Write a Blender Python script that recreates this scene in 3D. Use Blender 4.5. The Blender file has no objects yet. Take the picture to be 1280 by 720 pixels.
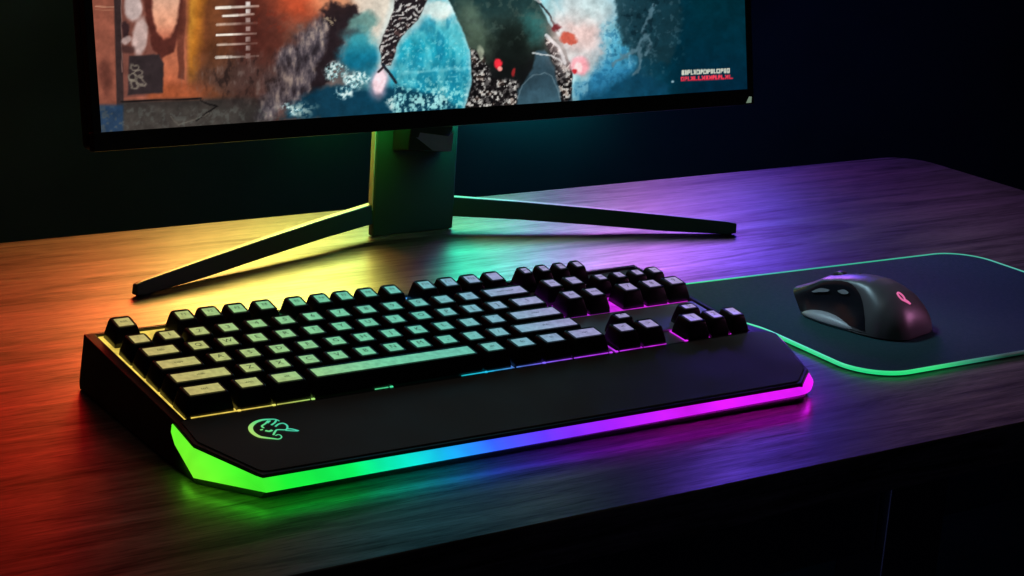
import bpy, bmesh, math, random
import numpy as np
from mathutils import Vector, Matrix
random.seed(7)
R = math.radians
S = 0.001                       # everything below is written in millimetres
scene = bpy.context.scene
COL = scene.collection

# ------------------------------------------------------------------ helpers
def obj(name, verts, faces, mat, parent=None, smooth=False, bevel=0, seg=2, kind=None, matrix=None, angle=35):
    me = bpy.data.meshes.new(name)
    me.from_pydata([(v[0]*S, v[1]*S, v[2]*S) for v in verts], [], [list(f) for f in faces])
    bm = bmesh.new(); bm.from_mesh(me)
    bmesh.ops.recalc_face_normals(bm, faces=bm.faces)
    bm.to_mesh(me); bm.free()
    o = bpy.data.objects.new(name, me)
    if mat: me.materials.append(mat)
    COL.objects.link(o)
    if parent: o.parent = parent
    if kind: o['kind'] = kind
    if bevel:
        b = o.modifiers.new('bevel', 'BEVEL'); b.width = bevel*S; b.segments = seg
        b.limit_method = 'ANGLE'; b.angle_limit = R(angle)
    if smooth or bevel:
        for p in me.polygons: p.use_smooth = True
        if bevel:
            w = o.modifiers.new('wn', 'WEIGHTED_NORMAL')
    return o

class MB:
    def __init__(s): s.v = []; s.f = []
    def add(s, vs, fs):
        n = len(s.v); s.v += [tuple(v) for v in vs]; s.f += [[i+n for i in f] for f in fs]; return s
    def box(s, x0, x1, y0, y1, z0, z1):
        v = [(x, y, z) for z in (z0, z1) for x, y in ((x0,y0),(x1,y0),(x1,y1),(x0,y1))]
        return s.add(v, [(3,2,1,0),(4,5,6,7),(0,1,5,4),(1,2,6,5),(2,3,7,6),(3,0,4,7)])
    def loft(s, rings, cap=True, close=True):
        n = len(rings[0]); vs = [p for r in rings for p in r]; fs = []
        for k in range(len(rings)-1):
            for i in range(n if close else n-1):
                j = (i+1) % n
                fs.append((k*n+i, k*n+j, (k+1)*n+j, (k+1)*n+i))
        if cap: fs.append(tuple(range(n-1, -1, -1))); fs.append(tuple(range((len(rings)-1)*n, len(rings)*n)))
        return s.add(vs, fs)
    def prism(s, poly, z0, z1):
        return s.loft([[(x, y, z0) for x, y in poly], [(x, y, z1) for x, y in poly]])
    def tube(s, pts, r, n=10, closed=False):
        P = [Vector(p) for p in pts]; rings = []
        for i, p in enumerate(P):
            a = P[(i-1) % len(P)] if closed or i > 0 else p
            b = P[(i+1) % len(P)] if closed or i < len(P)-1 else p
            t = (b-a).normalized(); up = Vector((0,0,1)) if abs(t.z) < .9 else Vector((1,0,0))
            u = t.cross(up).normalized(); w = u.cross(t)
            rings.append([tuple(p + (u*math.cos(2*math.pi*k/n) + w*math.sin(2*math.pi*k/n))*r) for k in range(n)])
        if closed: rings.append(rings[0])
        return s.loft(rings, cap=not closed)
    def ribbon(s, pts, w, z):
        P = [Vector((p[0], p[1])) for p in pts]; L = []; Rr = []
        for i, p in enumerate(P):
            a = P[max(i-1, 0)]; b = P[min(i+1, len(P)-1)]
            t = (b-a).normalized(); nrm = Vector((-t.y, t.x))
            ww = w[i] if isinstance(w, (list, tuple)) else w
            L.append((p+nrm*ww/2)); Rr.append((p-nrm*ww/2))
        vs = [(q.x, q.y, z) for q in L] + [(q.x, q.y, z) for q in Rr]; n = len(P)
        return s.add(vs, [(i, i+1, n+i+1, n+i) for i in range(n-1)])
    def build(s, name, mat, parent=None, **k): return obj(name, s.v, s.f, mat, parent, **k)

def thing(name, label, cat, loc=(0,0,0), rot=(0,0,0), group=None):
    o = bpy.data.objects.new(name, None); COL.objects.link(o); o.empty_display_size = .02
    o.location = Vector(loc)*S; o.rotation_euler = rot; o['label'] = label; o['category'] = cat
    if group: o['group'] = group
    return o

def spline(pts, n=6):
    P = [Vector(p) for p in pts]; P = [2*P[0]-P[1]] + P + [2*P[-1]-P[-2]]; out = []
    for i in range(1, len(P)-2):
        for k in range(n):
            t = k/n; a, b, c, d = P[i-1:i+3]
            out.append(.5*((2*b)+(c-a)*t+(2*a-5*b+4*c-d)*t*t+(3*b-a-3*c+d)*t**3))
    out.append(P[-2]); return out

def rounded(poly, rad, n=8):
    out = []; N = len(poly)
    for i in range(N):
        p = Vector(poly[i]); a = Vector(poly[i-1]); b = Vector(poly[(i+1) % N])
        r = rad[i] if isinstance(rad, (list, tuple)) else rad
        if r <= 0: out.append((p.x, p.y)); continue
        u = (a-p).normalized(); w = (b-p).normalized(); ang = u.angle(w); d = r/math.tan(ang/2)
        c = p + (u+w).normalized()*(r/math.sin(ang/2))
        s0 = p+u*d-c; s1 = p+w*d-c
        a0 = math.atan2(s0.y, s0.x); a1 = math.atan2(s1.y, s1.x); da = (a1-a0+math.pi) % (2*math.pi)-math.pi
        for k in range(n+1): out.append((c.x+r*math.cos(a0+da*k/n), c.y+r*math.sin(a0+da*k/n)))
    return out

# ------------------------------------------------------------------ materials
def srgb(r, g, b):
    def f(c):
        c /= 255
        return c/12.92 if c <= .04045 else ((c+.055)/1.055)**2.4
    return (f(r), f(g), f(b), 1)

def mat(name, col, rough=.5, metal=0, noise=None, bump=None, spec=.5, coat=0):
    """noise=(scale, amount) varies colour and roughness; bump=(scale, strength)"""
    m = bpy.data.materials.new(name); m.use_nodes = True; nt = m.node_tree
    b = nt.nodes['Principled BSDF']; L = nt.links
    b.inputs['Base Color'].default_value = (*col[:3], 1); b.inputs['Roughness'].default_value = rough
    b.inputs['Metallic'].default_value = metal; b.inputs['Specular IOR Level'].default_value = spec
    b.inputs['Coat Weight'].default_value = coat
    tc = nt.nodes.new('ShaderNodeTexCoord')
    if noise:
        n = nt.nodes.new('ShaderNodeTexNoise'); n.inputs['Scale'].default_value = noise[0]; n.inputs['Detail'].default_value = 5
        L.new(tc.outputs['Object'], n.inputs['Vector'])
        mr = nt.nodes.new('ShaderNodeMapRange'); L.new(n.outputs['Fac'], mr.inputs['Value'])
        mr.inputs['From Min'].default_value = .3; mr.inputs['From Max'].default_value = .7
        mr.inputs['To Min'].default_value = rough*(1-noise[1]); mr.inputs['To Max'].default_value = min(1, rough*(1+noise[1]))
        L.new(mr.outputs['Result'], b.inputs['Roughness'])
        mx = nt.nodes.new('ShaderNodeMix'); mx.data_type = 'RGBA'
        mx.inputs['A'].default_value = (*[c*(1-noise[1]*.6) for c in col[:3]], 1); mx.inputs['B'].default_value = (*[c*(1+noise[1]*.6) for c in col[:3]], 1)
        L.new(n.outputs['Fac'], mx.inputs['Factor']); L.new(mx.outputs['Result'], b.inputs['Base Color'])
    if bump:
        n = nt.nodes.new('ShaderNodeTexNoise'); n.inputs['Scale'].default_value = bump[0]; n.inputs['Detail'].default_value = 4
        L.new(tc.outputs['Object'], n.inputs['Vector'])
        bp = nt.nodes.new('ShaderNodeBump'); bp.inputs['Strength'].default_value = bump[1]; bp.inputs['Distance'].default_value = .0005
        L.new(n.outputs['Fac'], bp.inputs['Height']); L.new(bp.outputs['Normal'], b.inputs['Normal'])
    return m

def grad_nodes(nt, stops, space='Object', axis='X'):
    """colour ramp along an axis of the object; stops = [(mm, (r,g,b) sRGB)...]"""
    L = nt.links
    tc = nt.nodes.new('ShaderNodeTexCoord'); sx = nt.nodes.new('ShaderNodeSeparateXYZ')
    L.new(tc.outputs['Object'], sx.inputs[0])
    mr = nt.nodes.new('ShaderNodeMapRange'); a, z = stops[0][0], stops[-1][0]
    mr.inputs['From Min'].default_value = a*S; mr.inputs['From Max'].default_value = z*S
    L.new(sx.outputs[axis], mr.inputs['Value'])
    cr = nt.nodes.new('ShaderNodeValToRGB'); e = cr.color_ramp.elements
    e[0].position = 0; e[1].position = 1
    for p, c in stops[1:-1]: e.new((p-a)/(z-a))
    es = sorted(cr.color_ramp.elements, key=lambda q: q.position)
    for el, (p, c) in zip(es, stops): el.color = srgb(*c)
    L.new(mr.outputs['Result'], cr.inputs['Fac'])
    return cr

def glow(name, stops, strength, base=(.02,.02,.02), rough=.4, axis='X', noise=None):
    m = bpy.data.materials.new(name); m.use_nodes = True; nt = m.node_tree; b = nt.nodes['Principled BSDF']
    cr = grad_nodes(nt, stops, axis=axis)
    b.inputs['Base Color'].default_value = (*base, 1); b.inputs['Roughness'].default_value = rough
    b.inputs['Emission Strength'].default_value = strength
    nt.links.new(cr.outputs['Color'], b.inputs['Emission Color'])
    if noise:
        tc = nt.nodes.new('ShaderNodeTexCoord'); n = nt.nodes.new('ShaderNodeTexNoise'); n.inputs['Scale'].default_value = noise[0]
        nt.links.new(tc.outputs['Object'], n.inputs['Vector'])
        mr = nt.nodes.new('ShaderNodeMapRange'); mr.inputs['From Min'].default_value = .3; mr.inputs['From Max'].default_value = .7
        mr.inputs['To Min'].default_value = strength*(1-noise[1]); mr.inputs['To Max'].default_value = strength*(1+noise[1])
        nt.links.new(n.outputs['Fac'], mr.inputs['Value']); nt.links.new(mr.outputs['Result'], b.inputs['Emission Strength'])
    return m

def wood():
    m = bpy.data.materials.new('dark_wood'); m.use_nodes = True; nt = m.node_tree; L = nt.links; b = nt.nodes['Principled BSDF']
    tc = nt.nodes.new('ShaderNodeTexCoord')
    def mp(sc):
        q = nt.nodes.new('ShaderNodeMapping'); q.inputs['Scale'].default_value = sc; L.new(tc.outputs['Object'], q.inputs['Vector']); return q
    def nz(sc, scale, det, dist=0):
        n = nt.nodes.new('ShaderNodeTexNoise'); n.inputs['Scale'].default_value = scale; n.inputs['Detail'].default_value = det
        n.inputs['Distortion'].default_value = dist; n.inputs['Roughness'].default_value = .62
        L.new(mp(sc).outputs[0], n.inputs['Vector']); return n
    broad = nz((1.6, 16, 16), 2.2, 6, 1.4)
    fine = nz((9, 120, 120), 2.2, 6, .6)
    pore = nz((34, 560, 560), 1.6, 3)
    add = nt.nodes.new('ShaderNodeMath'); add.operation = 'MULTIPLY_ADD'
    L.new(fine.outputs['Fac'], add.inputs[0]); add.inputs[1].default_value = .55; L.new(broad.outputs['Fac'], add.inputs[2])
    cr = nt.nodes.new('ShaderNodeValToRGB'); e = cr.color_ramp.elements
    e[0].position = .60; e[0].color = (.012, .009, .008, 1); e[1].position = .98; e[1].color = (.105, .082, .068, 1)
    x = e.new(.76); x.color = (.046, .036, .031, 1)
    L.new(add.outputs[0], cr.inputs['Fac'])
    pr = nt.nodes.new('ShaderNodeMapRange'); pr.inputs['From Min'].default_value = .36; pr.inputs['From Max'].default_value = .5
    pr.inputs['To Min'].default_value = .5; pr.inputs['To Max'].default_value = 1
    L.new(pore.outputs['Fac'], pr.inputs['Value'])
    mx = nt.nodes.new('ShaderNodeMix'); mx.data_type = 'RGBA'; mx.blend_type = 'MULTIPLY'; mx.inputs['Factor'].default_value = .8
    L.new(cr.outputs['Color'], mx.inputs['A']); L.new(pr.outputs['Result'], mx.inputs['B'])
    L.new(mx.outputs['Result'], b.inputs['Base Color'])
    rr = nt.nodes.new('ShaderNodeMapRange'); rr.inputs['From Min'].default_value = .5; rr.inputs['From Max'].default_value = 1.0
    rr.inputs['To Min'].default_value = .44; rr.inputs['To Max'].default_value = .30
    L.new(add.outputs[0], rr.inputs['Value']); L.new(rr.outputs['Result'], b.inputs['Roughness'])
    bp = nt.nodes.new('ShaderNodeBump'); bp.inputs['Strength'].default_value = .35; bp.inputs['Distance'].default_value = .0006
    L.new(add.outputs[0], bp.inputs['Height']); L.new(bp.outputs['Normal'], b.inputs['Normal'])
    sp = nt.nodes.new('ShaderNodeMapRange'); sp.inputs['From Min'].default_value = .6; sp.inputs['From Max'].default_value = .95
    sp.inputs['To Min'].default_value = .16; sp.inputs['To Max'].default_value = .62
    L.new(add.outputs[0], sp.inputs['Value'])
    ms = nt.nodes.new('ShaderNodeMath'); ms.operation = 'MULTIPLY'; L.new(sp.outputs[0], ms.inputs[0]); L.new(pr.outputs['Result'], ms.inputs[1])
    L.new(ms.outputs[0], b.inputs['Specular IOR Level'])
    return m

M_wood = wood()
M_wall = mat('wall_paint', (.012, .014, .016), .8, noise=(6, .25), bump=(150, .2))
M_floor = mat('floor_dark', (.02, .02, .024), .6, noise=(5, .3))
M_black = mat('black_plastic', (.012, .012, .012), .38, noise=(40, .2), bump=(900, .12))
M_blackmetal = mat('black_metal', (.012, .012, .014), .4, noise=(30, .2))
M_case = mat('case_plastic', (.016, .015, .014), .42, noise=(30, .2), bump=(1400, .2))
M_palm = mat('palm_rest_rubber', (.115, .108, .098), .6, noise=(25, .12), bump=(2200, .15), spec=.22)
M_deck = mat('deck_metal', (.30, .31, .33), .45, metal=.2, noise=(30, .15))
M_stand = mat('stand_metal', (.026, .062, .062), .42, noise=(25, .15), bump=(600, .08))
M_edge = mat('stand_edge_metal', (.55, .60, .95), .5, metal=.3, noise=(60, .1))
M_cloth = mat('pad_cloth', (.012, .042, .050), .85, noise=(400, .12), bump=(2600, .5), spec=.15)
M_mouse = mat('mouse_soft_plastic', (.075, .070, .074), .36, noise=(60, .12), bump=(2500, .1))
M_mside = mat('mouse_side_gloss', (.008, .008, .012), .22, noise=(60, .2))
M_mgrey = mat('mouse_grey', (.28, .27, .29), .42, noise=(60, .1))
M_key = mat('keycap_black', (.005, .005, .006), .36, noise=(80, .25), bump=(2500, .12), spec=.3)
M_legend = mat('legend_ink', (.10, .12, .10), .5)

# ------------------------------------------------------------------ setting
obj('floor', [(-4000,-4000,-740),(5000,-4000,-740),(5000,1600,-740),(-4000,1600,-740)], [(0,1,2,3)], M_floor, kind='structure')
obj('wall', [(-4000,900,-740),(5000,900,-740),(5000,900,2200),(-4000,900,2200)], [(3,2,1,0)], M_wall, kind='structure')

desk = thing('desk', 'dark wooden desk with glossy streaked grain under the keyboard and monitor', 'desk', (300, 50, -740))
def dloc(poly): return [(x-300, y-50) for x, y in poly]
MB().prism(dloc(rounded([(-620,-249),(998,-249),(998,357),(-620,357)], [20,38,38,20], 10)), 740-27, 740).build('tabletop', M_wood, desk, bevel=1.2, seg=3)
for x0 in (395, -560):
    for y0 in (-238, 290):
        MB().box(x0-300, x0-250, y0-50, y0-10, 0, 740-27.5).build('leg', M_blackmetal, desk, bevel=2)
MB().box(-510-300, 393-300, -232-50, -214-50, 740-75, 740-28).build('rail', M_blackmetal, desk, bevel=1)

# ------------------------------------------------------------------ monitor
TI = R(11.2)
mon = thing('monitor', 'black widescreen monitor on a two legged stand showing an orange and teal game scene', 'monitor', (365, 270, 0))
def ML(p): return (p[0]-365, p[1]-270, p[2])
def scr(s, v, d=0):             # s across, v up the panel, d forward of its face
    return ML((72+s, 215+v*math.sin(TI)-d*math.cos(TI), 99.3+v*math.cos(TI)+d*math.sin(TI)))
W, Hh = 587, 340
def sbox(mb, s0, s1, v0, v1, d0, d1):
    v = [scr(s, vv, d) for d in (d0, d1) for s, vv in ((s0,v0),(s1,v0),(s1,v1),(s0,v1))]
    return mb.add(v, [(3,2,1,0),(4,5,6,7),(0,1,5,4),(1,2,6,5),(2,3,7,6),(3,0,4,7)])
# bezel frame with an opening for the screen
mb = MB()
sbox(mb, 0, W, 0, 13, -9, 0); sbox(mb, 0, 6, 13.02, Hh-6, -9, 0); sbox(mb, W-6, W, 13.02, Hh-6, -9, 0); sbox(mb, 0, W, Hh-5.98, Hh, -9, 0)
mb.build('bezel', M_black, mon, bevel=.6)
mb = MB(); sbox(mb, .8, W-.8, .8, Hh-.8, -26, -9.05); mb.build('back_shell', M_black, mon, bevel=4)
mb = MB(); mb.add([scr(W-9,1.5,.25), scr(W-3.2,1.5,.25), scr(W-2.6,6.5,.25), scr(W-5.5,6.8,.25)], [(0,1,2,3)]); mb.build('power_light', glow('power_light', [(0,(120,140,120)),(400,(120,140,120))], .8), mon)

# --- the picture on the screen: painted into a colour attribute of the panel's own mesh
us = np.linspace(6, W-6, 760); vs = np.concatenate([np.linspace(13, 122, 160), np.linspace(124, Hh-6, 60)])
U, V = np.meshgrid(us, vs)
HM = [1.79325, -0.141071, 118.525, -0.048052, -1.86845, 190.071, 0.000413017, -9.28214e-05]
den = HM[6]*U+HM[7]*V+1; X = (HM[0]*U+HM[1]*V+HM[2])/den; Y = (HM[3]*U+HM[4]*V+HM[5])/den   # drawing coordinates
rng = np.random.RandomState(3)
def vnoise(x, y, seed):
    xi = np.floor(x).astype(int); yi = np.floor(y).astype(int); fx = x-xi; fy = y-yi
    fx = fx*fx*(3-2*fx); fy = fy*fy*(3-2*fy)
    def h(a, b):
        n = (a*374761393 + b*668265263 + seed*1442695041) & 0xffffffff
        n = ((n ^ (n >> 13))*1274126177) & 0xffffffff
        return ((n ^ (n >> 16)) & 0xffff)/65535.
    return (h(xi,yi)*(1-fx)+h(xi+1,yi)*fx)*(1-fy)+(h(xi,yi+1)*(1-fx)+h(xi+1,yi+1)*fx)*fy
def fbm(sx, sy=None, seed=1, o=4):
    sy = sy or sx; t = 0; a = .5; k = 1; tot = 0
    for i in range(o): t = t+a*vnoise(X/sx*k+seed*7.3, Y/sy*k+seed*3.1, seed+i); tot += a; a *= .55; k *= 2.1
    return t/tot
img = np.zeros(X.shape+(3,))
wx = (fbm(14, seed=91)-.5)*9; wy = (fbm(14, seed=92)-.5)*9
def sm(a, b, t): q = np.clip((t-a)/(b-a), 0, 1); return q*q*(3-2*q)
def put(mask, col, a=1.0):
    global img
    m = (np.clip(mask, 0, 1)*a)[..., None]
    c = np.array(col, float) if not isinstance(col, np.ndarray) else col
    img = img*(1-m)+c*m
def ell(cx, cy, rx, ry, soft=.25, warp=1, rot=0):
    x = X+wx*warp-cx; y = Y+wy*warp-cy; c, s = math.cos(rot), math.sin(rot)
    d = np.sqrt(((x*c+y*s)/rx)**2+((-x*s+y*c)/ry)**2); return 1-sm(1-soft, 1+soft, d)
def poly(pts, soft=1.2, warp=.3):
    x = X+wx*warp; y = Y+wy*warp; inside = np.zeros(X.shape, bool); dist = np.full(X.shape, 1e9); n = len(pts)
    for i in range(n):
        x1, y1 = pts[i]; x2, y2 = pts[(i+1) % n]
        c = ((y1 > y) != (y2 > y)) & (x < (x2-x1)*(y-y1)/((y2-y1) if y2 != y1 else 1e-9)+x1); inside ^= c
        t = np.clip(((x-x1)*(x2-x1)+(y-y1)*(y2-y1))/((x2-x1)**2+(y2-y1)**2+1e-9), 0, 1)
        dist = np.minimum(dist, np.hypot(x-x1-t*(x2-x1), y-y1-t*(y2-y1)))
    sd = np.where(inside, dist, -dist); return sm(-soft, soft, sd)
def line(pts, w, soft=.8, warp=0):
    x = X+wx*warp; y = Y+wy*warp; dist = np.full(X.shape, 1e9)
    for (x1, y1), (x2, y2) in zip(pts[:-1], pts[1:]):
        t = np.clip(((x-x1)*(x2-x1)+(y-y1)*(y2-y1))/((x2-x1)**2+(y2-y1)**2+1e-9), 0, 1)
        dist = np.minimum(dist, np.hypot(x-x1-t*(x2-x1), y-y1-t*(y2-y1)))
    return 1-sm(w/2-soft/2, w/2+soft/2, dist)
def ramp(t, stops):
    out = np.zeros(t.shape+(3,)); ks = [s[0] for s in stops]
    for c in range(3): out[..., c] = np.interp(t, ks, [s[1][c] for s in stops])
    return out
n1 = fbm(30, seed=1); n2 = fbm(7, seed=2); n3 = .5+(fbm(5, seed=3, o=3)-.5)*.9; n4 = fbm(16, 40, seed=5)
# broad colour washes
img = ramp(X+wx*1.5, [(120,(150,82,62)),(150,(140,80,62)),(215,(190,105,80)),(262,(140,80,42)),(300,(88,48,36)),(345,(118,62,46)),(385,(120,84,72)),(430,(110,106,106)),(470,(70,150,165)),(520,(60,170,190)),(590,(60,175,195)),(700,(110,190,205)),(735,(150,195,205)),(765,(95,165,190)),(800,(28,72,88)),(840,(4,52,68)),(940,(2,44,58))])
img *= (0.82+.36*n1)[..., None]
# left interface page
put(poly([(147,-10),(196,-10),(196,120),(150,122)], 1), (120,72,62), .8)
put(sm(148,146,X)*sm(129,124,Y), (158,88,68), .6); put(ell(133,92,9,16,.5), (96,50,42), .6); put(ell(136,110,6,12,.6), (90,48,40), .5)
put(line([(120,8),(146,9)],1.6), (205,150,120), .7); put(line([(120,12),(146,13)],1.2), (190,130,100), .5)
put(poly([(143,-10),(152,-10),(156,140),(147,142)], 1, 0), (62,46,46)); put(line([(152.5,-5),(153.5,90)],1.4), (150,110,100), .7)
put(ell(168,8,11,19,.2,.5), (196,172,166)); put(ell(176,46,9,24,.25,.5,.12), (196,166,158)); put(ell(158,38,6,10,.3), (66,42,44)); put(ell(160,50,7,5,.3), (196,172,166), .8)
put(ell(160,62,9,6,.4), (70,44,42), .8)
put(poly([(180,-10),(232,-10),(230,40),(219,66),(204,74),(192,62),(186,34)], 2, .6), (96,46,38))
put(poly([(190,-10),(227,-10),(222,30),(214,46),(206,50),(197,40),(193,18)], 2.5, .5), ramp(Y, [(0,(226,170,140)),(30,(232,158,122)),(50,(205,110,80))]))
put(poly([(205,72),(219,64),(224,44),(232,44),(236,120),(204,122)], 2, .4), ramp(Y,[(40,(190,112,84)),(90,(205,112,74)),(125,(180,84,48))]))
put(poly([(222,46),(229,0),(234,0),(231,70),(232,100),(224,98)], 1.5, .3), (104,52,40), .8)
put(sm(232,240,X)*sm(278,258,X)*sm(122,90,Y), ramp(X+Y*.12+wx, [(232,(120,64,30)),(242,(214,146,40)),(250,(196,120,30)),(262,(120,66,34)),(280,(70,40,30))]), .85)
put(sm(180,190,X)*sm(286,250,X)*sm(98,110,Y)*sm(130,122,Y), (172,86,48), .8)
put(poly([(162,70),(200,68),(206,80),(205,116),(160,119)], 1.6, .3), (58,46,48))
for cx, cy in ((168,84),(172,92),(165,98),(176,102),(166,106)): put(ell(cx,cy,6,5,.3,1.6)*(1-ell(cx,cy,4,3,.3,1.6)), (150,138,120), .75)
put(sm(290,300,X)*sm(345,318,X)*sm(82,60,Y), (86,34,26), .65)
# bottom rubble strip of the interface
put(sm(122,130,Y+(X-155)*.03)*sm(365,330,X)*sm(150,156,X), (56,52,50), .95); put(sm(150,156,X)*sm(330,280,X)*sm(126,140,Y)*n2, (96,92,84), .6)
put(line([(153,127),(252,123)],2.2), (36,28,28)); put(line([(246,150),(272,134),(252,126)],2,.8,.4), (30,26,26)); put(line([(215,146),(224,156),(262,142)],1.6,.9,.6),(118,112,100),.5)
put(sm(157,153,X)*sm(128,134,Y), (38,66,96), .95)
# menu lines and their beads
for yy, xa, xb, c in ((9,271,324,1),(19,280,318,1),(30,272,322,.55),(43,272,321,1),(55,273,322,.6),(71,271,324,1.1)):
    put(line([(xa,yy+.8),(xb,yy-1.2)],2.6), (236,220,204), .95*min(c,1)); put(line([(xa,yy+.8),(xa+18*c,yy)],3), (244,232,216), .9 if c > .7 else .2)
for yy in (5,14,25,36,49,60,70): put(poly([(308.2,yy-2.8),(313.8,yy-3),(313.8,yy+2.8),(308.2,yy+3)],.7,0), (255,252,246))
# middle: fire wash above a grey rocky slope
put(ell(376,-2,44,26,.7,2), (206,84,48), .85); put(ell(428,-4,36,22,.6,2), (226,160,120), .8); put(poly([(440,-10),(535,-10),(520,30),(494,60),(480,100),(455,40)], 9, 1), (226,212,196), .95)
put(ell(330,60,26,60,.5,2), (92,44,36), .7)
nf = fbm(3.2, seed=21, o=3); nr_ = 1-np.abs(2*fbm(11, seed=23, o=5)-1)*2.2
slope = poly([(330,112),(352,66),(380,36),(410,16),(436,30),(430,70),(404,112),(390,135),(320,150)], 9, 2.2)
nd = fbm(5, 13, seed=41, o=5)*.6+fbm(13, seed=43, o=5)*.4
put(slope, ramp(nd, [(.3,(40,35,42)),(.46,(78,72,80)),(.56,(112,102,106)),(.7,(170,154,144))]), .92)
put(ell(300,98,52,26,.6,2.5), (84,64,60), .7); put(ell(300,98,60,30,.6,2)*sm(.52,.72,nd), (128,108,100), .6); put(ell(304,96,50,30,.6,2)*sm(.48,.34,nd), (36,26,26), .6)
put(poly([(404,12),(416,2),(430,8),(444,4),(452,18),(446,32),(430,40),(424,74),(408,108),(380,128),(392,96),(408,60),(412,34)], 3, 1.6), (42,32,36), .93)
put(ell(412,26,7,8,.4,2)*sm(.45,.6,n3), (200,180,150), .7); put(ell(340,26,20,14,.7,2)*sm(.5,.65,n3), (130,50,34), .6)
put(ell(455,30,20,13,.35,1.6,-.5), (112,152,146), .95); put(ell(440,42,14,8,.5,1.6), (58,72,76), .8)
put(ell(453,66,25,24,.45,2.6), ramp(Y,[(48,(70,160,170)),(70,(28,124,148)),(92,(20,104,130))]))
# sea on the right of the arm
sea = poly([(498,60),(520,30),(560,12),(585,40),(592,80),(590,150),(492,150)], 6, 1)
put(sea, ramp(Y+wy*2,[(0,(226,236,230)),(18,(200,226,224)),(34,(96,186,196)),(60,(40,164,184)),(85,(46,150,172)),(130,(24,134,158))]))
put(sea*sm(.56,.7,n4)*sm(20,50,Y), (120,206,212), .55); put(sea*sm(.5,.34,n4), (20,120,150), .5); put(ell(546,12,26,12,.4,1.2), (228,238,232), .9)
put(line([(505,93),(545,88),(592,84)],4,3,.8), (120,200,210), .6)
# dark water and foam along the bottom
put(poly([(352,150),(366,126),(392,112),(430,108),(468,112),(500,106),(560,122),(590,150)], 5, 1.4), (14,62,84), .92)
foam = np.maximum.reduce([ell(cx,cy,rx,ry,.4,1.8) for cx,cy,rx,ry in ((422,90,16,11),(440,104,12,9),(452,98,12,7),(432,116,10,7),(368,136,14,9),(497,128,13,11),(535,130,24,9),(553,122,14,9))])
put(foam*sm(.30,.62,nf), ramp(nf,[(.3,(60,120,134)),(.5,(140,190,194)),(.68,(224,240,236))]), .95); put(sea*sm(92,116,Y)*sm(.46,.66,nf), (138,210,210), .7); put(sea*sm(.6,.72,nf)*sm(30,60,Y), (176,226,226), .35)
put(ell(376,135,18,10,.5,2)*sm(.45,.6,n3), (150,176,172), .8); put(sm(360,340,X)*sm(126,140,Y)*sm(.55,.7,n3), (96,98,92), .5)
# arm
arm = poly([(497,-10),(540,-10),(524,22),(506,44),(497,60),(490,82),(478,82),(475,60),(484,34),(492,14)], 1.2, .5)
put(poly([(492,-10),(545,-10),(530,26),(510,48),(500,62),(494,88),(473,88),(471,58),(480,30)], 4, .5), (196,214,214), .55)
put(arm, (40,34,38)); st = np.sin((Y*1.1+X*.35)*.75+wx*1.9); put(arm*sm(.0,.7,st)*sm(.34,.56,nf), (206,204,200), .9); put(arm*sm(.6,.75,n3), (120,90,84), .5)
put(ell(475,104,11,19,.45,.6,.2), (214,176,190), .7); put(ell(475,103,7.5,13.5,.3,.5,.2), (255,226,232)); put(line([(480,82),(488,92),(496,103)],4.2,1.2,.4), (34,44,54)); put(line([(480,84),(474,90)],3,1), (60,50,54))
# torso seen from behind: a plain figure in dark cloak, furs and wrap
put(poly([(548,-10),(690,-10),(712,38),(722,80),(720,150),(577,150),(586,108),(587,62),(570,22)], 3.5, 1.1), (200,226,226), .6)
tor = poly([(556,-10),(668,-10),(686,28),(706,52),(716,84),(716,150),(580,150),(590,110),(590,64),(574,26)], 1.4, .5)
put(tor, ramp(Y+wy*2,[(-5,(34,62,64)),(20,(46,68,66)),(50,(44,58,52)),(80,(26,28,28)),(130,(20,24,28))]))
put(tor*ell(594,36,16,40,.6,2,-.4), (112,132,112), .6); put(tor*ell(668,34,14,22,.5,1.5,-.4), (62,120,118), .75); put(tor*ell(640,60,22,30,.6,2), (20,26,24), .7); put(tor*sm(.56,.7,n2)*sm(70,30,Y), (86,104,96), .4)
fur = tor*np.maximum(poly([(588,60),(600,66),(612,84),(612,98),(650,100),(646,150),(580,150),(590,110)], 3, 1), poly([(682,46),(694,52),(716,80),(716,128),(700,124),(694,80)], 2, .8))
put(fur, (34,30,32)); put(fur*sm(.50,.64,nf)*(.35+.65*sm(.35,.6,n2)), (206,204,198), .95); put(fur*sm(.46,.3,nf), (10,10,12), .6); put(fur*sm(.62,.72,n2), (120,96,84), .4)
put(poly([(644,150),(650,112),(668,86),(672,64),(682,62),(694,82),(702,118),(704,150)], 2, .6), ramp(Y+X*.3, [(270,(70,96,108)),(300,(56,80,92)),(340,(72,104,118))]))
put(line([(648,124),(655,106),(668,94),(682,90),(692,96),(699,112),(702,126)],1.6,1.2,.5), (130,152,160), .5); put(line([(668,66),(690,70),(704,76)],2,1,.5), (216,222,222), .8); put(line([(684,44),(700,58),(708,78)],4,1.4,.4), (206,216,220), .9)
put(line([(668,-5),(686,16),(700,40)],3,1.2,.6), (30,34,38), .9); put(line([(664,-5),(676,2)],4,2,.6), (222,226,224), .7)
put(ell(623,81,5.5,6.5,.3,1), (232,56,72)); put(ell(626,86,3,3,.3,0), (250,170,160)); put(ell(643,90,2.4,5,.4,1), (170,50,52), .9); put(ell(601,66,4,9,.4,1), (196,204,180), .7)
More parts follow.
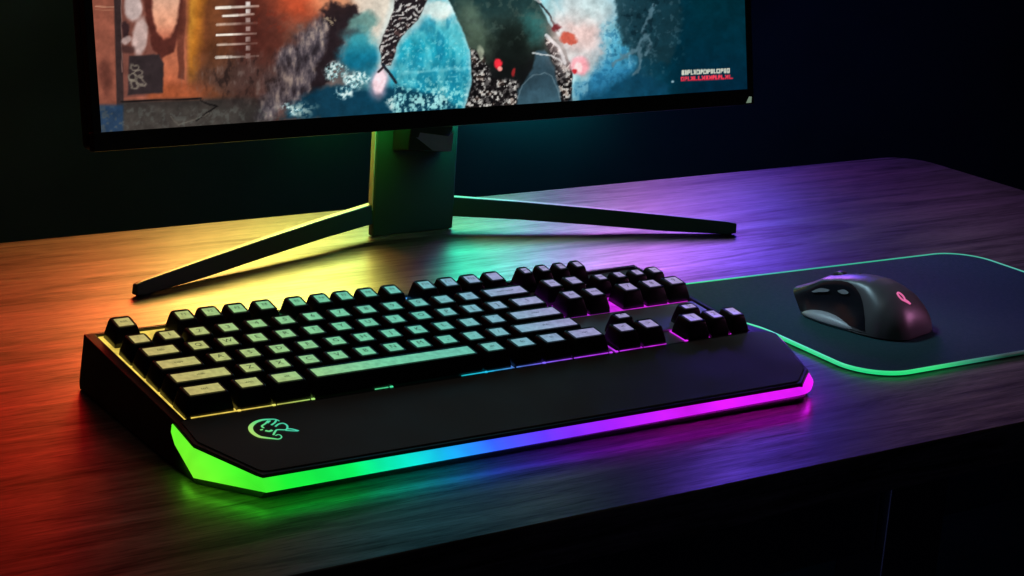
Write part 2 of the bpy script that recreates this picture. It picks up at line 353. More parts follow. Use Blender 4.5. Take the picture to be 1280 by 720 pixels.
# glow and ice on the right of the figure
put(ell(728,34,34,46,.75,1.6), (238,208,202), .95); put(ell(742,6,32,22,.7,1.5), (190,214,216), .8); put(ell(706,62,8,30,.6,1), (216,214,214), .4*1); put(ell(726,82,11,11,.35,.5), (246,176,184)); put(ell(724,84,5,6,.4,.5), (255,222,222))
put(ell(699,36,6,5,.35,1.6), (120,44,48), .9); put(ell(712,47,7,5,.35,1.6), (198,92,74), .9); put(ell(719,90,3,3,.4,1), (190,40,50), .9)
ice = poly([(758,30),(770,20),(784,40),(796,70),(770,150),(714,150),(722,110),(742,92),(756,66)], 8, 2.2)
put(ice, ramp(Y+wy*2,[(20,(150,204,214)),(60,(90,172,198)),(95,(52,128,164)),(125,(28,92,124))]), .9); put(ice*sm(.54,.68,n4), (170,216,226), .5); put(ice*sm(.48,.36,n3), (34,100,136), .5)
put(poly([(768,-10),(850,-10),(852,50),(836,80),(790,66),(772,36)], 4, 2), (28,60,70), .85)
put(poly([(700,150),(770,104),(800,84),(840,120),(836,150)], 8, 2.5), (18,70,94), .85)
strand = np.maximum.reduce([line([(818,6),(812,24),(806,40),(814,52),(806,66)],4,3,1.3), line([(812,44),(796,62),(778,70),(764,82)],5,4,1.6), line([(800,62),(802,80),(794,92)],4,3,1.4)])
put(strand, (96,126,138), .8); put(poly([(768,-10),(870,-10),(862,70),(820,96),(780,74)],8,2)*sm(.58,.72,n3), (80,112,124), .4); put(poly([(768,-10),(840,-10),(820,60),(780,50)],8,2)*sm(.44,.3,n2), (12,36,46), .6)
put(sm(838,880,X), ramp(Y,[(-5,(3,50,60)),(60,(3,50,66)),(110,(4,44,66))]), .85)
# small two-line title, white over red, too soft to read
def glyphs(x0, x1, y0, y1, col, seed, slope=-.045):
    x = x0; r = random.Random(seed)
    while x < x1-2:
        w = r.choice((2.6, 3.4, 4.2)); yo = (x-x0)*slope
        kind = r.randint(0, 3); a = (x, y0+yo); b = (x+w-1, y0+yo); c = (x+w-1, y1+yo); d = (x, y1+yo)
        path = [[a, d, c], [a, b, (x+w-1, (y0+y1)/2+yo), (x, (y0+y1)/2+yo), a, d], [a, b, c, d, a], [a, c, b, d]][kind]
        put(line(path, 1.5, .8), col, .95); x += w+.9
glyphs(854, 915, 88.5, 93, (226,226,208), 4); glyphs(853, 917, 96.5, 100.5, (236,72,92), 9)
put(line([(853,101),(917,98)],1.6), (200,40,66), .6); put(ell(842,102,1.8,1.5,.4,0), (140,170,180))
img = img*(.80+.34*fbm(9, seed=31, o=6)+.10*nf)[..., None]; img = np.clip(img, 0, 255)
g_ = img.mean(2, keepdims=True); img = np.clip(g_+(img-g_)*(.86+.18*sm(330,430,X))[..., None], 0, 255); img = 255*(img/255)**1.12*1.02
img = np.clip(img, 0, 255)
nr, nc = X.shape
verts = [scr(float(u), float(v), -1.2) for v in vs for u in us]
faces = [(r*nc+c, r*nc+c+1, (r+1)*nc+c+1, (r+1)*nc+c) for r in range(nr-1) for c in range(nc-1)]
M_screen = bpy.data.materials.new('screen_picture'); M_screen.use_nodes = True
nt = M_screen.node_tree; b = nt.nodes['Principled BSDF']; at = nt.nodes.new('ShaderNodeAttribute'); at.attribute_name = 'picture'
b.inputs['Base Color'].default_value = (.01,.01,.01,1); b.inputs['Roughness'].default_value = .35; b.inputs['Emission Strength'].default_value = .97
nt.links.new(at.outputs['Color'], b.inputs['Emission Color'])
me = bpy.data.meshes.new('screen'); me.from_pydata([(v[0]*S, v[1]*S, v[2]*S) for v in verts], [], faces); me.materials.append(M_screen)
lin = img/255.; lin = np.where(lin <= .04045, lin/12.92, ((lin+.055)/1.055)**2.4)
ca = me.color_attributes.new('picture', 'FLOAT_COLOR', 'POINT')
ca.data.foreach_set('color', np.concatenate([lin.reshape(-1,3), np.ones((nr*nc,1))], 1).astype(np.float32).ravel())
screen = bpy.data.objects.new('screen', me); COL.objects.link(screen); screen.parent = mon

# --- stand
nk = MB().add([ML(p) for p in [(327,272,.6),(402,272,.6),(402,279,.6),(327,279,.6),(327,272,215),(402,272,215),(402,279,215),(327,279,215)]],
              [(3,2,1,0),(4,5,6,7),(0,1,5,4),(1,2,6,5),(2,3,7,6),(3,0,4,7)]).build('neck', M_stand, mon, bevel=1.5)
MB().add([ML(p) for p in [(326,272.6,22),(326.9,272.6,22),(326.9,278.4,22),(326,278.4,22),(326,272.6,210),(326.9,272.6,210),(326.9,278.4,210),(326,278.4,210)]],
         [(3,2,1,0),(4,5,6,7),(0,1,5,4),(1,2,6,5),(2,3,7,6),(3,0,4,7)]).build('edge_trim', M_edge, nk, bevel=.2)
def leg(hx, tx, ty, hub_w=9):
    # from the hub (hx,277) to the tip; tall at the hub, thin at the tip, arched off the desk
    a = Vector((hx, 279)); t = Vector((tx, ty)); d = (t-a).normalized(); n = Vector((-d.y, d.x)); rings = []
    for k, (f, lo, hi, w) in enumerate(((0,11,27,hub_w),(.25,9.2,24,8.6),(.5,6,20,8.2),(.75,2.2,15.5,7.8),(.97,.6,11,7),(1,1.6,9.5,6.2))):
        p = a.lerp(t, f)
        rings.append([ML((*(p+n*w/2), lo)), ML((*(p-n*w/2), lo)), ML((*(p-n*(w/2-1.2)), hi)), ML((*(p+n*(w/2-1.2)), hi))])
    o = MB().loft(rings).build('leg', M_stand, mon, bevel=1.1)
    pads = MB().prism([ML((*(t-d*13+n*2.6), 0))[:2], ML((*(t-d*13-n*2.6), 0))[:2], ML((*(t-d*4-n*2.6), 0))[:2], ML((*(t-d*4+n*2.6), 0))[:2]], 0.02, 2.0)
    pads.build('rubber_foot', M_black, o)
    return o
leg(333, 93, 195); leg(396, 618, 176)
mb = MB()   # tilt bracket between neck and panel
mb.add([ML(p) for p in [(336,240,77),(374,240,73),(388,271.5,66),(341,271.5,69),(336,236,108),(374,236,108),(388,271.5,112),(341,271.5,112)]],
       [(3,2,1,0),(4,5,6,7),(0,1,5,4),(1,2,6,5),(2,3,7,6),(3,0,4,7)])
brk = mb.build('tilt_bracket', M_black, mon, bevel=1)
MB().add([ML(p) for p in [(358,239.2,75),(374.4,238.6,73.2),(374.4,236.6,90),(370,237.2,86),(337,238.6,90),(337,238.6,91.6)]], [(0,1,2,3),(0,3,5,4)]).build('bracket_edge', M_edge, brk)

# --- coloured light strip on the back of the panel, near its lower edge
STRIP = [(-295,(255,16,4)),(-245,(255,60,6)),(-190,(255,150,12)),(-110,(250,205,30)),(-70,(60,220,60)),(-15,(10,215,100)),(40,(10,215,130)),(80,(70,160,220)),(130,(140,110,245)),(180,(165,80,235)),(230,(90,50,240)),(290,(40,40,190))]
M_strip = glow('light_strip', STRIP, 22)
mb = MB()
mb.add([scr(8,10,-27), scr(W-8,10,-27), scr(W-8,10,-31), scr(8,10,-31), scr(8,22,-26.2), scr(W-8,22,-26.2), scr(W-8,22,-31), scr(8,22,-31)],
       [(3,2,1,0),(4,5,6,7),(0,1,5,4),(1,2,6,5),(2,3,7,6),(3,0,4,7)])
mb.build('light_strip', M_strip, mon)

# ------------------------------------------------------------------ keyboard
ADDED_GLOW = 30.0
KT = R(5.447)
kb = thing('keyboard', 'black full size mechanical keyboard with a rainbow light bar along its palm rest', 'keyboard', (0, 0, 40), (KT, 0, R(.08)))
cT, sT = math.cos(KT), math.sin(KT)
def w2k(x, y, z):               # world -> keyboard
    z -= 40; return (x, y*cT+z*sT, -y*sT+z*cT)
top = [(-7.6,40),(-7.4,-88),(-9.6,-115),(8.4,-160.4),(382.6,-165.4),(402.2,-149.4),(415,-117.6),(422.6,-95),(409.5,-66),(405.5,40)]
HT = -11.3
# case: side walls flaring a little to the base; the well behind the palm rest is open
well = [(-1,37),(-1,-86),(408.5,-86),(408.5,37)]
inner = [(1.5,-4)]
base_w = [(-12,36,0.3),(-14,-92,0.3),(-13.5,-126,.3),(9,-158,.3),(382,-162,.3),(401,-146,.3),(413,-117,.3),(419,-95,.3),(408,-66,.3),(404,36,.3)]
base_k = [w2k(*p) for p in base_w]
mid_w = [(-12,37,5),(-14.5,-92,5),(-14.2,-128,5.0),(8.4,-162.5,5.0),(383,-167.5,5.0),(404,-151,5),(415,-118.5,5),(422,-95,5),(410,-66,5),(406,37,5)]
mid_k = [w2k(*p) for p in mid_w]
topr = [(x, y, HT) for x, y in top]
mb = MB(); n = len(topr)
mb.add(base_k+mid_k+topr, [(i, (i+1) % n, n+(i+1) % n, n+i) for i in range(n)] + [(n+i, n+(i+1) % n, 2*n+(i+1) % n, 2*n+i) for i in range(n)] + [tuple(range(n-1,-1,-1))])
# top rim (three strips around the well) and the well's walls
T0 = 2*n
wl = [(-1,37,HT),(-1,-86,HT),(407.6,-86,HT),(402.4,37,HT)]; wb = [(x, y, -17) for x, y, z in wl]
k0 = len(mb.v); mb.v += wl+wb
mb.f += [[T0+0, T0+1, k0+1, k0+0], [T0+9, k0+3, k0+2, T0+7, T0+8], [T0+0, k0+0, k0+3, T0+9], [T0+1, T0+2, T0+3, T0+4, T0+5, T0+6, T0+7, k0+2, k0+1]]
mb.f += [[k0+0, k0+1, k0+5, k0+4], [k0+1, k0+2, k0+6, k0+5], [k0+2, k0+3, k0+7, k0+6], [k0+3, k0+0, k0+4, k0+7], [k0+4, k0+5, k0+6, k0+7]]
case = mb.build('case', M_case, kb, bevel=.5)
# palm rest pad lies on the case in front of the keys
pr = rounded([(-4.5,-88.5),(-6.8,-114),(10,-158),(381.5,-163),(400.5,-148),(412.5,-118),(420,-95),(410,-89.2),(0,-88.8)], [2,4,6,8,8,6,4,2,1], 3)
MB().loft([[(x, y, HT+.05) for x, y in pr], [(x, y, HT+.7) for x, y in pr]]).build('palm_rest', M_palm, kb, bevel=.45)
# light bar
BAR = [(-20,(120,235,40)),(0,(70,235,40)),(20,(20,235,50)),(60,(0,232,90)),(92,(0,225,190)),(122,(20,170,240)),(150,(50,90,250)),(185,(95,50,245)),(225,(150,30,240)),(285,(205,20,238)),(425,(232,20,245))]
M_bar = glow('light_bar', BAR, 1.12, base=(.1,.1,.1), rough=.3, noise=(38, .16))
def lerp3(a, b, t): return tuple(a[i]+(b[i]-a[i])*t for i in range(3))
def outw(p, d, q=.5):           # push out horizontally from the body's centre line
    return p
A = [(-8.2,-86,HT-1.6),(-10.7,-115.0,HT-1.4),(7.8,-161.9,HT-1.5),(383.0,-166.3,HT-1.7),(402.8,-150.0,HT-1.7),(415.6,-118,HT-1.6),(422.8,-98,HT-1.6)]
Bw = [(-9.6,-86,12.5),(-17.2,-131.2,6.6),(7.6,-166.0,7.0),(383.4,-170.0,8.6),(403.6,-152.4,8.9),(416.0,-118.6,11),(423.0,-97,14.5)]
Bk = [w2k(*p) for p in Bw]
ring_o = []
# densify for a rounded right corner
def dens(P):
    out = []
    Q = [Vector(p) for p in P]
    for i, q in enumerate(Q):
        if i in (3, 4, 5):
            a = q.lerp(Q[i-1], min(.45, 9/(q-Q[i-1]).length)); b2 = q.lerp(Q[i+1], min(.45, 9/(q-Q[i+1]).length))
            for k in range(5):
                t = k/4; out.append(a*(1-t)**2+q*2*t*(1-t)+b2*t*t)
        else: out.append(q)
    return out
DA, DB = dens(A), dens(Bk)
off = [Vector((0, -.9, 0)) if v.x > 20 and v.x < 390 else (Vector((-.75, -.75, 0)) if v.x < 50 else Vector((.6, -.3, 0))) for v in DA]
rings = []
mb = MB(); nn = len(DA)
vv = [tuple(a+o) for a, o in zip(DA, off)]+[tuple(b2+o) for b2, o in zip(DB, off)]+[tuple(b2-o*1.5) for b2, o in zip(DB, off)]+[tuple(a-o*1.5) for a, o in zip(DA, off)]
ff = []
for i in range(nn-1):
    for k in range(4): ff.append((k*nn+i, k*nn+i+1, ((k+1) % 4)*nn+i+1, ((k+1) % 4)*nn+i))
mb.add(vv, ff).build('light_bar', M_bar, kb)
# hidden glowing strip added under the bar to brighten the desk in front
mb = MB(); vv = [tuple(b2-o*.3) for b2, o in zip(DB, off)]+[tuple(b2-o*1.5) for b2, o in zip(DB, off)]
vv = [(x, y, z-.5) for x, y, z in vv]
mb.add(vv, [(i, nn+i, nn+i+1, i+1) for i in range(nn-1)]).build('added_bar_glow', glow('added_bar_glow_mat', BAR, ADDED_GLOW), kb)
# rear feet
for x in (20, 396):
    MB().add([w2k(*p) for p in [(x-14,8,0),(x+14,8,0),(x+14,34,0),(x-14,34,0),(x-14,8,6),(x+14,8,6),(x+14,34,6),(x-14,34,6)]],
             [(3,2,1,0),(4,5,6,7),(0,1,5,4),(1,2,6,5),(2,3,7,6),(3,0,4,7)]).build('foot', M_black, kb)
# deck plate and the light beneath the keys
MB().box(-.9, 402.2, -85.9, 36.9, -16.95, -13.2).build('deck_plate', M_deck, kb)
MB().box(293, 403.5, -65, -28.6, -13.1, -11.7).build('deck_inlay', mat('deck_inlay_metal', (.55, .54, .60), .4, metal=.35, noise=(30, .12)), kb, bevel=.4)
BL = [(0,(250,215,90)),(40,(235,205,90)),(90,(130,215,110)),(140,(30,205,150)),(200,(30,175,215)),(235,(110,100,240)),(270,(170,60,235)),(330,(205,40,230)),(410,(228,40,235))]
M_under = glow('key_backlight', BL, .95, noise=(120, .35))
mb = MB(); mb.box(-.4, 292, -85.6, 36, -13.15, -12.4); mb.box(296, 401.5, -28.3, 6, -13.15, -12.4); mb.box(298.5, 336.5, -85.6, -66, -13.15, -12.4); mb.box(355, 406, -85.6, -66, -13.15, -12.4)
for a_, b_ in ((3,30),(33,52.6),(56,77),(120,129),(180,196),(199,216),(220,238.6),(241.6,261),(263.4,290),(299,316.6),(318.6,336.6),(354.6,372),(374.4,388.6),(390.6,405)):
    mb.box(a_, b_, -85.95, -85.0, -13.15, -11.0)
mb.build('backlight_panel', M_under, kb)
TOP_SHEEN = [(0,(205,186,112)),(40,(196,202,122)),(80,(160,214,140)),(130,(120,212,160)),(190,(108,200,176)),(235,(128,180,200)),(275,(160,160,208)),(330,(170,158,212)),(410,(178,158,214))]
M_top = glow('keytop_painted_sheen', TOP_SHEEN, .78, base=(.30,.31,.31), rough=.26, noise=(260, .2))  # emission gradient paints the screen's reflection onto the key tops

def legend_mesh(txt, size):
    c = bpy.data.curves.new('legend', 'FONT'); c.body = txt; c.size = size*S; c.align_x = 'CENTER'; c.align_y = 'CENTER'; c.resolution_u = 2
    t = bpy.data.objects.new('legend', c); COL.objects.link(t)
    dg = bpy.context.evaluated_depsgraph_get(); me = bpy.data.meshes.new_from_object(t.evaluated_get(dg))
    bpy.data.objects.remove(t); me.materials.clear(); me.materials.append(M_legend); return me

def keycap(cx, cy, w, txt, pitch=19.05, fn=False, d=None):
    """cx,cy: centre of the cap's top; w: width in keys"""
    bw = w*pitch-1.0; bd = (d or 17.9); hx = bw/2; hd = bd/2
    tw = bw-5.2*pitch/19.05; td = bd-4.6
    tilt = .9 if fn else .35     # back edge higher than the front
    yb = -1.2                    # the top sits a little towards the back
    def ring(wx_, dy, z, zc, r):
        P = rounded([(cx-wx_/2, cy+yb*zc-dy/2), (cx+wx_/2, cy+yb*zc-dy/2), (cx+wx_/2, cy+yb*zc+dy/2), (cx-wx_/2, cy+yb*zc+dy/2)], r, 3)
        return [(x, y, z+(tilt*(y-cy)/8 if zc < .5 else 0)) for x, y in P]
    mb = MB()
    mb.loft([ring(bw, bd, -11.8, 1, 1.0), ring(bw-.5, bd-.4, -8.5, .9, 1.3), ring(tw+1.4, td+1.4, -1.8, .2, 1.9), ring(tw+.3, td+.3, -.25, .05, 2.0), ring(tw-.7, td-.7, .15, 0, 1.8), ring(tw-1.7, td-1.7, -.1, 0, 1.5)])
    k = mb.build('keycap', M_key, kb, smooth=True)
    k.data.polygons[-1].use_smooth = False; k.data.polygons[-2].use_smooth = False
    # pale concave dish
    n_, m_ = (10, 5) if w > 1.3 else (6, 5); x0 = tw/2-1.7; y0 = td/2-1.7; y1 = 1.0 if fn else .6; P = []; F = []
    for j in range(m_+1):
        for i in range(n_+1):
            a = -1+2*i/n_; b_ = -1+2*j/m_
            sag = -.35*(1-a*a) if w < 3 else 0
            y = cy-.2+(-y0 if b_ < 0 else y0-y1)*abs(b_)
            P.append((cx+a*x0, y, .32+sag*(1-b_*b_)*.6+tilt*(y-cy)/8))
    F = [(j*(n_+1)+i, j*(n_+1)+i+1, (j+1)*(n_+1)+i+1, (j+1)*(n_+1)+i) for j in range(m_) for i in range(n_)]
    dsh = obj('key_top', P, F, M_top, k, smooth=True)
    if txt:
        me = legend_mesh(txt, 5.6 if len(txt) == 1 else (3.7 if len(txt) <= 3 else 3.1))
        t = bpy.data.objects.new('legend', me); COL.objects.link(t); t.parent = k
        t.location = ((cx-(0 if len(txt) <= 3 else 0))*S, (cy-.2)*S, .55*S); t.rotation_euler = (math.atan(tilt/8), 0, 0)
    return k

u = 19.05
for x, t in zip([11], ['esc']): keycap(x, 26, 1, t, fn=True)
for x, t in zip([49.6,67.2,85.1,103.9], 'F1 F2 F3 F4'.split()): keycap(x, 25.3, .96, t, fn=True)
for x, t in zip([126,143.4,159.6,177.3,195.2], 'F5 F6 F7 F8 F9'.split()): keycap(x, 24.3, .91, t, fn=True)
for x, t in zip([221,238.8,256.6,274.6], ['F10','F11','F12','']): keycap(x, 25.4, .94, t, fn=True)
for i, t in enumerate('` 1 2 3 4 5 6 7 8 9 0 - ='.split()): keycap((i+.5)*u, 0, 1, t)
keycap(14*u, 0, 2, 'backspace')
keycap(.75*u, -u, 1.5, 'tab')
for i, t in enumerate('QWERTYUIOP[]'): keycap((i+2)*u, -u, 1, t)
keycap(14.25*u, -u, 1.5, '\\')
keycap(.875*u, -2*u, 1.75, 'caps')
for i, t in enumerate("ASDFGHJKL;'"): keycap((i+2.25)*u, -2*u, 1, t)
keycap(13.875*u, -2*u, 2.25, 'enter')
keycap(1.125*u, -3*u, 2.25, 'shift')
for i, t in enumerate("ZXCVBNM,./"): keycap((i+2.75)*u, -3*u, 1, t)
keycap(13.625*u, -3*u, 2.75, 'shift')
yb_ = -75.4
for a, b_, t in ((0,29.6,'ctrl'),(31.6,53.2,'win'),(54.2,78.4,'alt'),(79.4,196,''),(197,216.6,'alt'),(219,239.6,'fn'),(240.8,262,'='),(262.6,291,'ctrl')):
    keycap((a+b_)/2, yb_, (b_-a+1)/u, t)
# navigation and number block, as squeezed together as in the photograph
for x, t in zip([301.8,316.8,331.2,345.2], ['prt','scr','brk','']): keycap(x, 28.4, 14.2/u, t, fn=True, d=15)
for x, t in zip([306.4,324.2], ['ins','home']): keycap(x, 3.2, 17.4/u, t)
for x, t in zip([346.6,362.4,378,393], ['num','/','*','-']): keycap(x, 3.0, 15.4/u, t, d=15.5)
for x, t in zip([307,325.6], ['del','end']): keycap(x, -18.4, 18/u, t)
for x, t in zip([354.4,374.6,393.8], '789'): keycap(x, -17.6, 19/u, t)
keycap(318.6, -59.2, 18/u, '^', d=13.5)
for x, t in zip([307.2,327.6], '<>'): keycap(x, -75.6, 19.4/u, t)
keycap(373.6, -59.4, 18.6/u, '0', d=13.5)
for x, w, t in ((363.4,19.4,'1'),(381.6,16.6,'2'),(398.2,16.4,'.')): keycap(x, -76, w/u, t)
# small clips and switch studs seen at the front edge of the well
for x in (32.2, 54.0, 79.0, 131, 197.5, 240.5, 292, 296.5, 353):
    MB().box(x-1.0, x+1.0, -86.6, -85.2, -12.6, -10.7).build('clip', glow('clip_glow_%d' % x, BL, 1.3), kb, bevel=.3)

# glowing crescent emblem on the palm rest
M_emb = glow('emblem_glow', [(25,(176,226,110)),(33,(110,226,130)),(40,(80,220,160)),(50,(70,205,170))], .95)
mb = MB(); ze = HT+.95
cres = spline([(p[0],p[1],0) for p in [(46.3,-106.9),(45.2,-104.2),(41.5,-102.9),(37.7,-102.5),(33.4,-103.7),(29.6,-106.4),(27.2,-109.6),(25.9,-113.7),(26,-117.7),(27.1,-121),(29.8,-123.3),(32.7,-125.3),(35.3,-126.9),(37.7,-125.8),(38.6,-123.5),(37.9,-121.9),(35.7,-122.5)]], 4)
nC = len(cres); mb.ribbon(cres, [0.7+1.9*math.sin(math.pi*min(1, i/(nC*.8)))**1.3 for i in range(nC)], ze)
for pts, w in (([(40.8,-104.3),(37.5,-107.2),(34.2,-109.4),(34.1,-112)],1.1), ([(45.3,-105.2),(43,-107.8),(39.7,-110)],1.1), ([(41.8,-104.7),(38.8,-107)],1),
               ([(40.9,-112.4),(44.2,-110.2),(47,-110.2),(47.7,-113.1),(46.3,-116.3),(44.2,-117.9),(40.1,-116.4),(37.5,-118.5),(35,-121.5)],1.1),
               ([(45.7,-117.2),(48.1,-118.3),(50.6,-121.6)],1.3), ([(43.9,-118.5),(46.3,-119.9),(50,-121.6)],1), ([(33.4,-115.1),(35,-116.6),(37.3,-115.8)],1.6), ([(31.1,-113.6),(32.8,-113.4)],1.1)):
    mb.ribbon(spline([(p[0],p[1],0) for p in pts], 4), w, ze+.03)
mb.build('emblem', M_emb, kb)

# ------------------------------------------------------------------ mouse pad
pad = thing('mouse_pad', 'dark cloth mouse pad with a glowing green edge under the mouse', 'mouse pad', (610, -45, 0), (0,0,0))
pc = [(460,-148),(758,-156),(758,57),(472,68)]
pc = [(456,-151.5),(762,-155.5),(760,57.5),(466,67.5)]
pc = [(456,-151.5),(762,-155.5),(760,57.5),(428,68.5),(459,-40)]
pl = [(x-610, y+45) for x, y in rounded(pc, [34,34,34,20,60], 14)]
MB().loft([[(x, y, .05) for x, y in pl], [(x, y, 3.2) for x, y in pl]]).build('cloth', M_cloth, pad, bevel=.5)
PC = [(-160,(30,225,140)),(-130,(40,232,130)),(-90,(50,225,130)),(-60,(60,190,150)),(0,(40,190,150)),(40,(40,190,140)),(160,(60,180,150))]
M_cord = glow('pad_edge_glow', PC, .85, base=(.25,.3,.3), rough=.3)
# front right run of the cord is nearly unlit: fade it with y and x
nt = M_cord.node_tree; bb = nt.nodes['Principled BSDF']; tc = nt.nodes.new('ShaderNodeTexCoord'); sx = nt.nodes.new('ShaderNodeSeparateXYZ'); nt.links.new(tc.outputs['Object'], sx.inputs[0])
m1 = nt.nodes.new('ShaderNodeMapRange'); m1.inputs['From Min'].default_value = -.10; m1.inputs['From Max'].default_value = -.03; m1.inputs['To Min'].default_value = 0; m1.inputs['To Max'].default_value = 1; nt.links.new(sx.outputs['X'], m1.inputs['Value'])
m2 = nt.nodes.new('ShaderNodeMapRange'); m2.inputs['From Min'].default_value = -.05; m2.inputs['From Max'].default_value = -.09; m2.inputs['To Min'].default_value = 0; m2.inputs['To Max'].default_value = 1; nt.links.new(sx.outputs['Y'], m2.inputs['Value'])
mm = nt.nodes.new('ShaderNodeMath'); mm.operation = 'MULTIPLY'; nt.links.new(m1.outputs[0], mm.inputs[0]); nt.links.new(m2.outputs[0], mm.inputs[1])
m3 = nt.nodes.new('ShaderNodeMapRange'); m3.inputs['To Min'].default_value = .85; m3.inputs['To Max'].default_value = .06; nt.links.new(mm.outputs[0], m3.inputs['Value']); nt.links.new(m3.outputs[0], bb.inputs['Emission Strength'])
MB().tube([(x, y, 2.3) for x, y in pl], 1.55, 8, closed=True).build('glowing_edge', M_cord, pad, smooth=True)

# ------------------------------------------------------------------ mouse
HEAD = .25
mouse = thing('mouse', 'black ergonomic mouse with a pink emblem resting on the dark mouse pad', 'mouse', (539.4, -59.6, 3.4), (0,0,HEAD))
def tab(t, T):
    for (a, va), (b_, vb) in zip(T[:-1], T[1:]):
        if t <= b_:
            f = (t-a)/(b_-a); return va+(vb-va)*f
    return T[-1][1]
HM_ = 34.7; WM_ = 31.35
HT_ = [(a, b*HM_) for a, b in [(0,.12),(.02,.3),(.06,.5),(.12,.67),(.2,.83),(.3,.94),(.4,1),(.5,1),(.6,.97),(.7,.9),(.8,.80),(.9,.52+.06),(1,.40)]]
WT_ = [(a, b*WM_) for a, b in [(0,.45),(.02,.6),(.06,.75),(.12,.87),(.2,.96),(.35,1),(.55,.94),(.75,.88),(.9,.82),(1,.7)]]
LEN = 86.6
def surf(uu, th, off=0):
    """uu 0 back..1 front, th 0 right base..pi left base"""
    h = tab(uu, HT_); w = tab(uu, WT_); c, s = math.cos(th), math.sin(th)
    zz = (h-1)*abs(s)**.80; x = w*math.copysign(abs(c)**.85, c)
    f = zz/max(h, 1)
    lift = max(0, math.sin(math.pi*min(1, max(0, (uu-.25)/.85))))  # left flank scooped for the thumb
    if c < 0: x += 7.5*lift*math.sin(math.pi*min(1, f*1.15))**1.0*(1 if f < .87 else (1-f)/.13)
    x += 3.5*(uu-.4)*-1 - 4*f*0
    y = (uu-.5)*LEN + f*14*max(0, (uu-.6)/.4)**1.5 - (1-f)*4*max(0, (uu-.8)/.2)
    zz = 1+zz*(1+.0)-x*.10*f
    n = Vector((c*h, 0, s*w)).normalized()
    return (x+n.x*off, y, zz+n.z*off)
def patch(u0, u1, t0, t1, nu, ntt, off, taper=None):
    P = []; F = []
    for i in range(nu+1):
        uu = u0+(u1-u0)*i/nu
        a, b_ = (t0, t1) if not taper else taper(i/nu)
        for j in range(ntt+1): P.append(surf(uu, a+(b_-a)*j/ntt, off))
    F = [(i*(ntt+1)+j, i*(ntt+1)+j+1, (i+1)*(ntt+1)+j+1, (i+1)*(ntt+1)+j) for i in range(nu) for j in range(ntt)]
    return P, F
NU, NT = 40, 36
rings = [[surf(i/NU, math.pi*j/NT) for j in range(NT+1)] for i in range(NU+1)]
mb = MB(); mb.loft(rings, cap=True, close=False)
body = mb.build('shell', M_mouse, mouse, smooth=True)
# base plate
bp_ = [surf(i/20, 0) for i in range(21)]+[surf(1-i/20, math.pi) for i in range(21)]
MB().loft([[(x*.97, y*.98, 0.05) for x, y, z in bp_], [(x*1.0, y*1.0, 2.4) for x, y, z in bp_]]).build('base', M_black, mouse)
# glossy dark thumb side: an almond that covers the left flank
P, F = patch(.30, 1.0, 0, 0, 26, 10, .45, taper=lambda t: (math.pi*(.985-.31*math.sin(math.pi/2*min(1, t/.55))**.75), math.pi*.985))
side = obj('thumb_side', P, F, M_mside, mouse, smooth=True)
# thumb rest: pale flared ledge at the foot of the flank
P = []; F = []; n_ = 20
for i in range(n_+1):
    t = i/n_; uu = .40+.55*t; a = surf(uu, math.pi*.955, 1.0); w = 6.0*math.sin(math.pi*min(1, t*1.02))**.7+.4
    P += [(a[0]+1.5, a[1], 6.2*math.sin(math.pi*t)**.5+2.0), (a[0]-w*.45, a[1], 4.2*math.sin(math.pi*t)**.5+1.8), (a[0]-w, a[1], 2.6), (a[0]-w+.6, a[1], .4), (a[0]+2, a[1], .4)]
F = [(i*5+j, i*5+(j+1) % 5, (i+1)*5+(j+1) % 5, (i+1)*5+j) for i in range(n_) for j in range(5)]
obj('thumb_rest', P, F+[(0,1,2,3,4), tuple(n_*5+k for k in (4,3,2,1,0))], M_mgrey, mouse, smooth=True)
for (u0, u1) in ((.72,.86),(.55,.66)):
    P, F = patch(u0, u1, 0, 0, 8, 4, 1.5, taper=lambda t: (math.pi*(.80-.018*math.sin(math.pi*t)), math.pi*(.80+.022*math.sin(math.pi*t)**.5)))
    obj('side_button', P, F, M_mgrey, side, smooth=True)
# seam between the two main buttons, wheel and its slot
mb = MB(); mb.tube([surf(.60+.39*i/12, math.pi*.5, .05) for i in range(13)], .5, 6); mb.build('button_seam', M_black, body)
wp = Vector(surf(.74, math.pi*.5)); ringsw = []
for x_, r_ in ((-3.4,0.4),(-3.4,6.2),(-2.6,7.6),(2.6,7.6),(3.4,6.2),(3.4,.4)):
    ringsw.append([(wp.x+x_, wp.y+math.cos(2*math.pi*k/28)*r_, wp.z-5.4+math.sin(2*math.pi*k/28)*r_) for k in range(28)])
MB().loft(ringsw).build('scroll_wheel', M_black, mouse, smooth=True)
# emblem on the palm: a small ring with a tail
M_pink = glow('emblem_pink', [(-60,(238,110,170)),(60,(238,110,170))], .85)
mb = MB(); eu, et = (.17, math.pi*.56)
def es(a, b_): return surf(eu+a/LEN, et+b_/34., .35)
ringp = [es(2.8*math.cos(k*math.pi/8)+.0, 2.3*math.sin(k*math.pi/8)) for k in range(17)]
mb.tube(ringp[:-1], .7, 6, closed=True); mb.tube([es(-2.4,-1.3), es(-3.8,-2.9), es(-5.4,-3.9)], .6, 6); mb.tube([es(-1.7,2.1), es(-3.7,-.6), es(-5.4,-3.7)], .6, 6)
mb.build('emblem', M_pink, body, smooth=True)

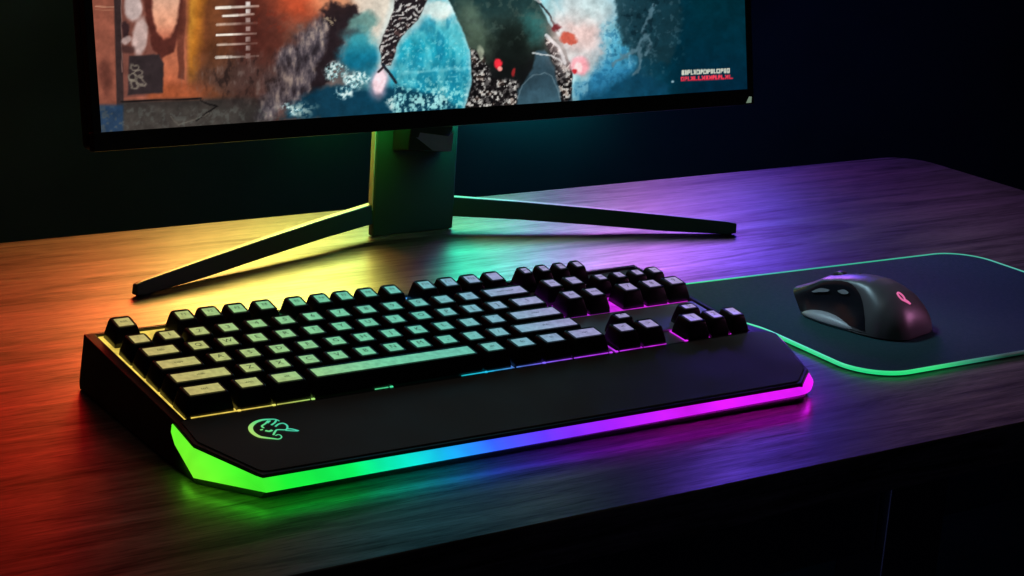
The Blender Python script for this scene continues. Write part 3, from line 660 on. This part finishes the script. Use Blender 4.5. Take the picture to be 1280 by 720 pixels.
# ------------------------------------------------------------------ lamps
def area(name, loc, target, size, energy, col, sizey=None, spread=180):
    l = bpy.data.lights.new(name, 'AREA'); l.energy = energy; l.color = srgb(*col)[:3]; l.size = size*S
    l.shape = 'RECTANGLE' if sizey else 'SQUARE'
    if sizey: l.size_y = sizey*S
    l.spread = R(spread)
    o = bpy.data.objects.new(name, l); COL.objects.link(o); o.location = Vector(loc)*S
    o.rotation_euler = (Vector(target)-Vector(loc)).to_track_quat('-Z', 'Y').to_euler(); return o
LP = .55
LAMPS = [(60,130,(215,6,10),.12),(165,90,(226,12,14),.17),(255,90,(244,90,46),.46),(345,90,(245,192,92),1.7),(440,90,(222,222,98),1.9),(530,80,(90,205,110),.8),
         (625,100,(20,215,160),1.35),(725,100,(130,120,205),1.0),(825,100,(180,95,195),1.15),(925,100,(130,80,225),.95),(1010,70,(45,50,230),.38)]
for i, (x, wd, c, p) in enumerate(LAMPS):
    lo = i < 3
    area('rainbow_lamp', (x, 560, 222 if lo else 285), (x-170, 160, 0), wd, p*LP*(.62 if lo else 1), c, sizey=110 if lo else 230, spread=84 if lo else 100)
area('soft_pink_lamp', (1574, 750, 500), (560, -100, 0), 160, .055, (215,165,205), spread=120)
area('soft_left_lamp', (-250, 620, 420), (-100, -60, 0), 220, .05, (255,80,56))
# added unseen wash on the wall behind: green on the left of the stand, teal and navy on the right
area('added_wall_wash', (640, 868, -38), (646, 890, -70), 90, .028, (10,190,90), sizey=12)
area('added_wall_wash', (910, 872, -40), (915, 892, -70), 230, .16, (0,180,190), sizey=12)
area('added_wall_wash', (330, 330, 200), (560, 900, -20), 120, .16, (60,190,60), spread=110)
area('added_wall_wash', (540, 330, 200), (950, 900, -20), 120, .28, (10,150,190), spread=90)
area('added_wall_wash', (640, 330, 230), (1350, 900, 20), 120, .5, (45,50,210), spread=90)
area('added_mouse_key', (330, 120, 420), (520, -50, 10), 60, .07, (165,205,222), spread=34)  # unseen lamp added to brighten the mouse's nose and thumb rest
area('added_mouse_rim', (900, -260, 170), (545, -75, 15), 60, .012, (240,150,215), spread=26)  # added out of view for a pink edge on the mouse's back
area('added_leg_fill', (-300, -700, -420), (430, -240, -200), 200, .14, (90,100,170), spread=60)  # unseen faint blue fill added to pick out the desk legs
area('soft_top_lamp', (100, -300, 1100), (200, -50, 0), 500, .5, (235,225,215))

# ------------------------------------------------------------------ world and camera
w = bpy.data.worlds.new('World'); scene.world = w; w.use_nodes = True
w.node_tree.nodes['Background'].inputs['Color'].default_value = (.5, .5, .6, 1); w.node_tree.nodes['Background'].inputs['Strength'].default_value = .004
cam = bpy.data.cameras.new('Camera'); co = bpy.data.objects.new('Camera', cam); COL.objects.link(co); scene.camera = co
co.location = (-.44751, -1.01790, .40808); co.rotation_euler = (R(73.58384913), R(-3.77895667), R(-34.13840545))
cam.sensor_width = 36; cam.lens = 69.8055; cam.clip_start = .01; cam.clip_end = 50
scene.view_settings.view_transform = 'Standard'; scene.view_settings.look = 'None'; scene.view_settings.exposure = 0
scene.render.engine = 'CYCLES'
scene.render.resolution_x = 1024; scene.render.resolution_y = 576
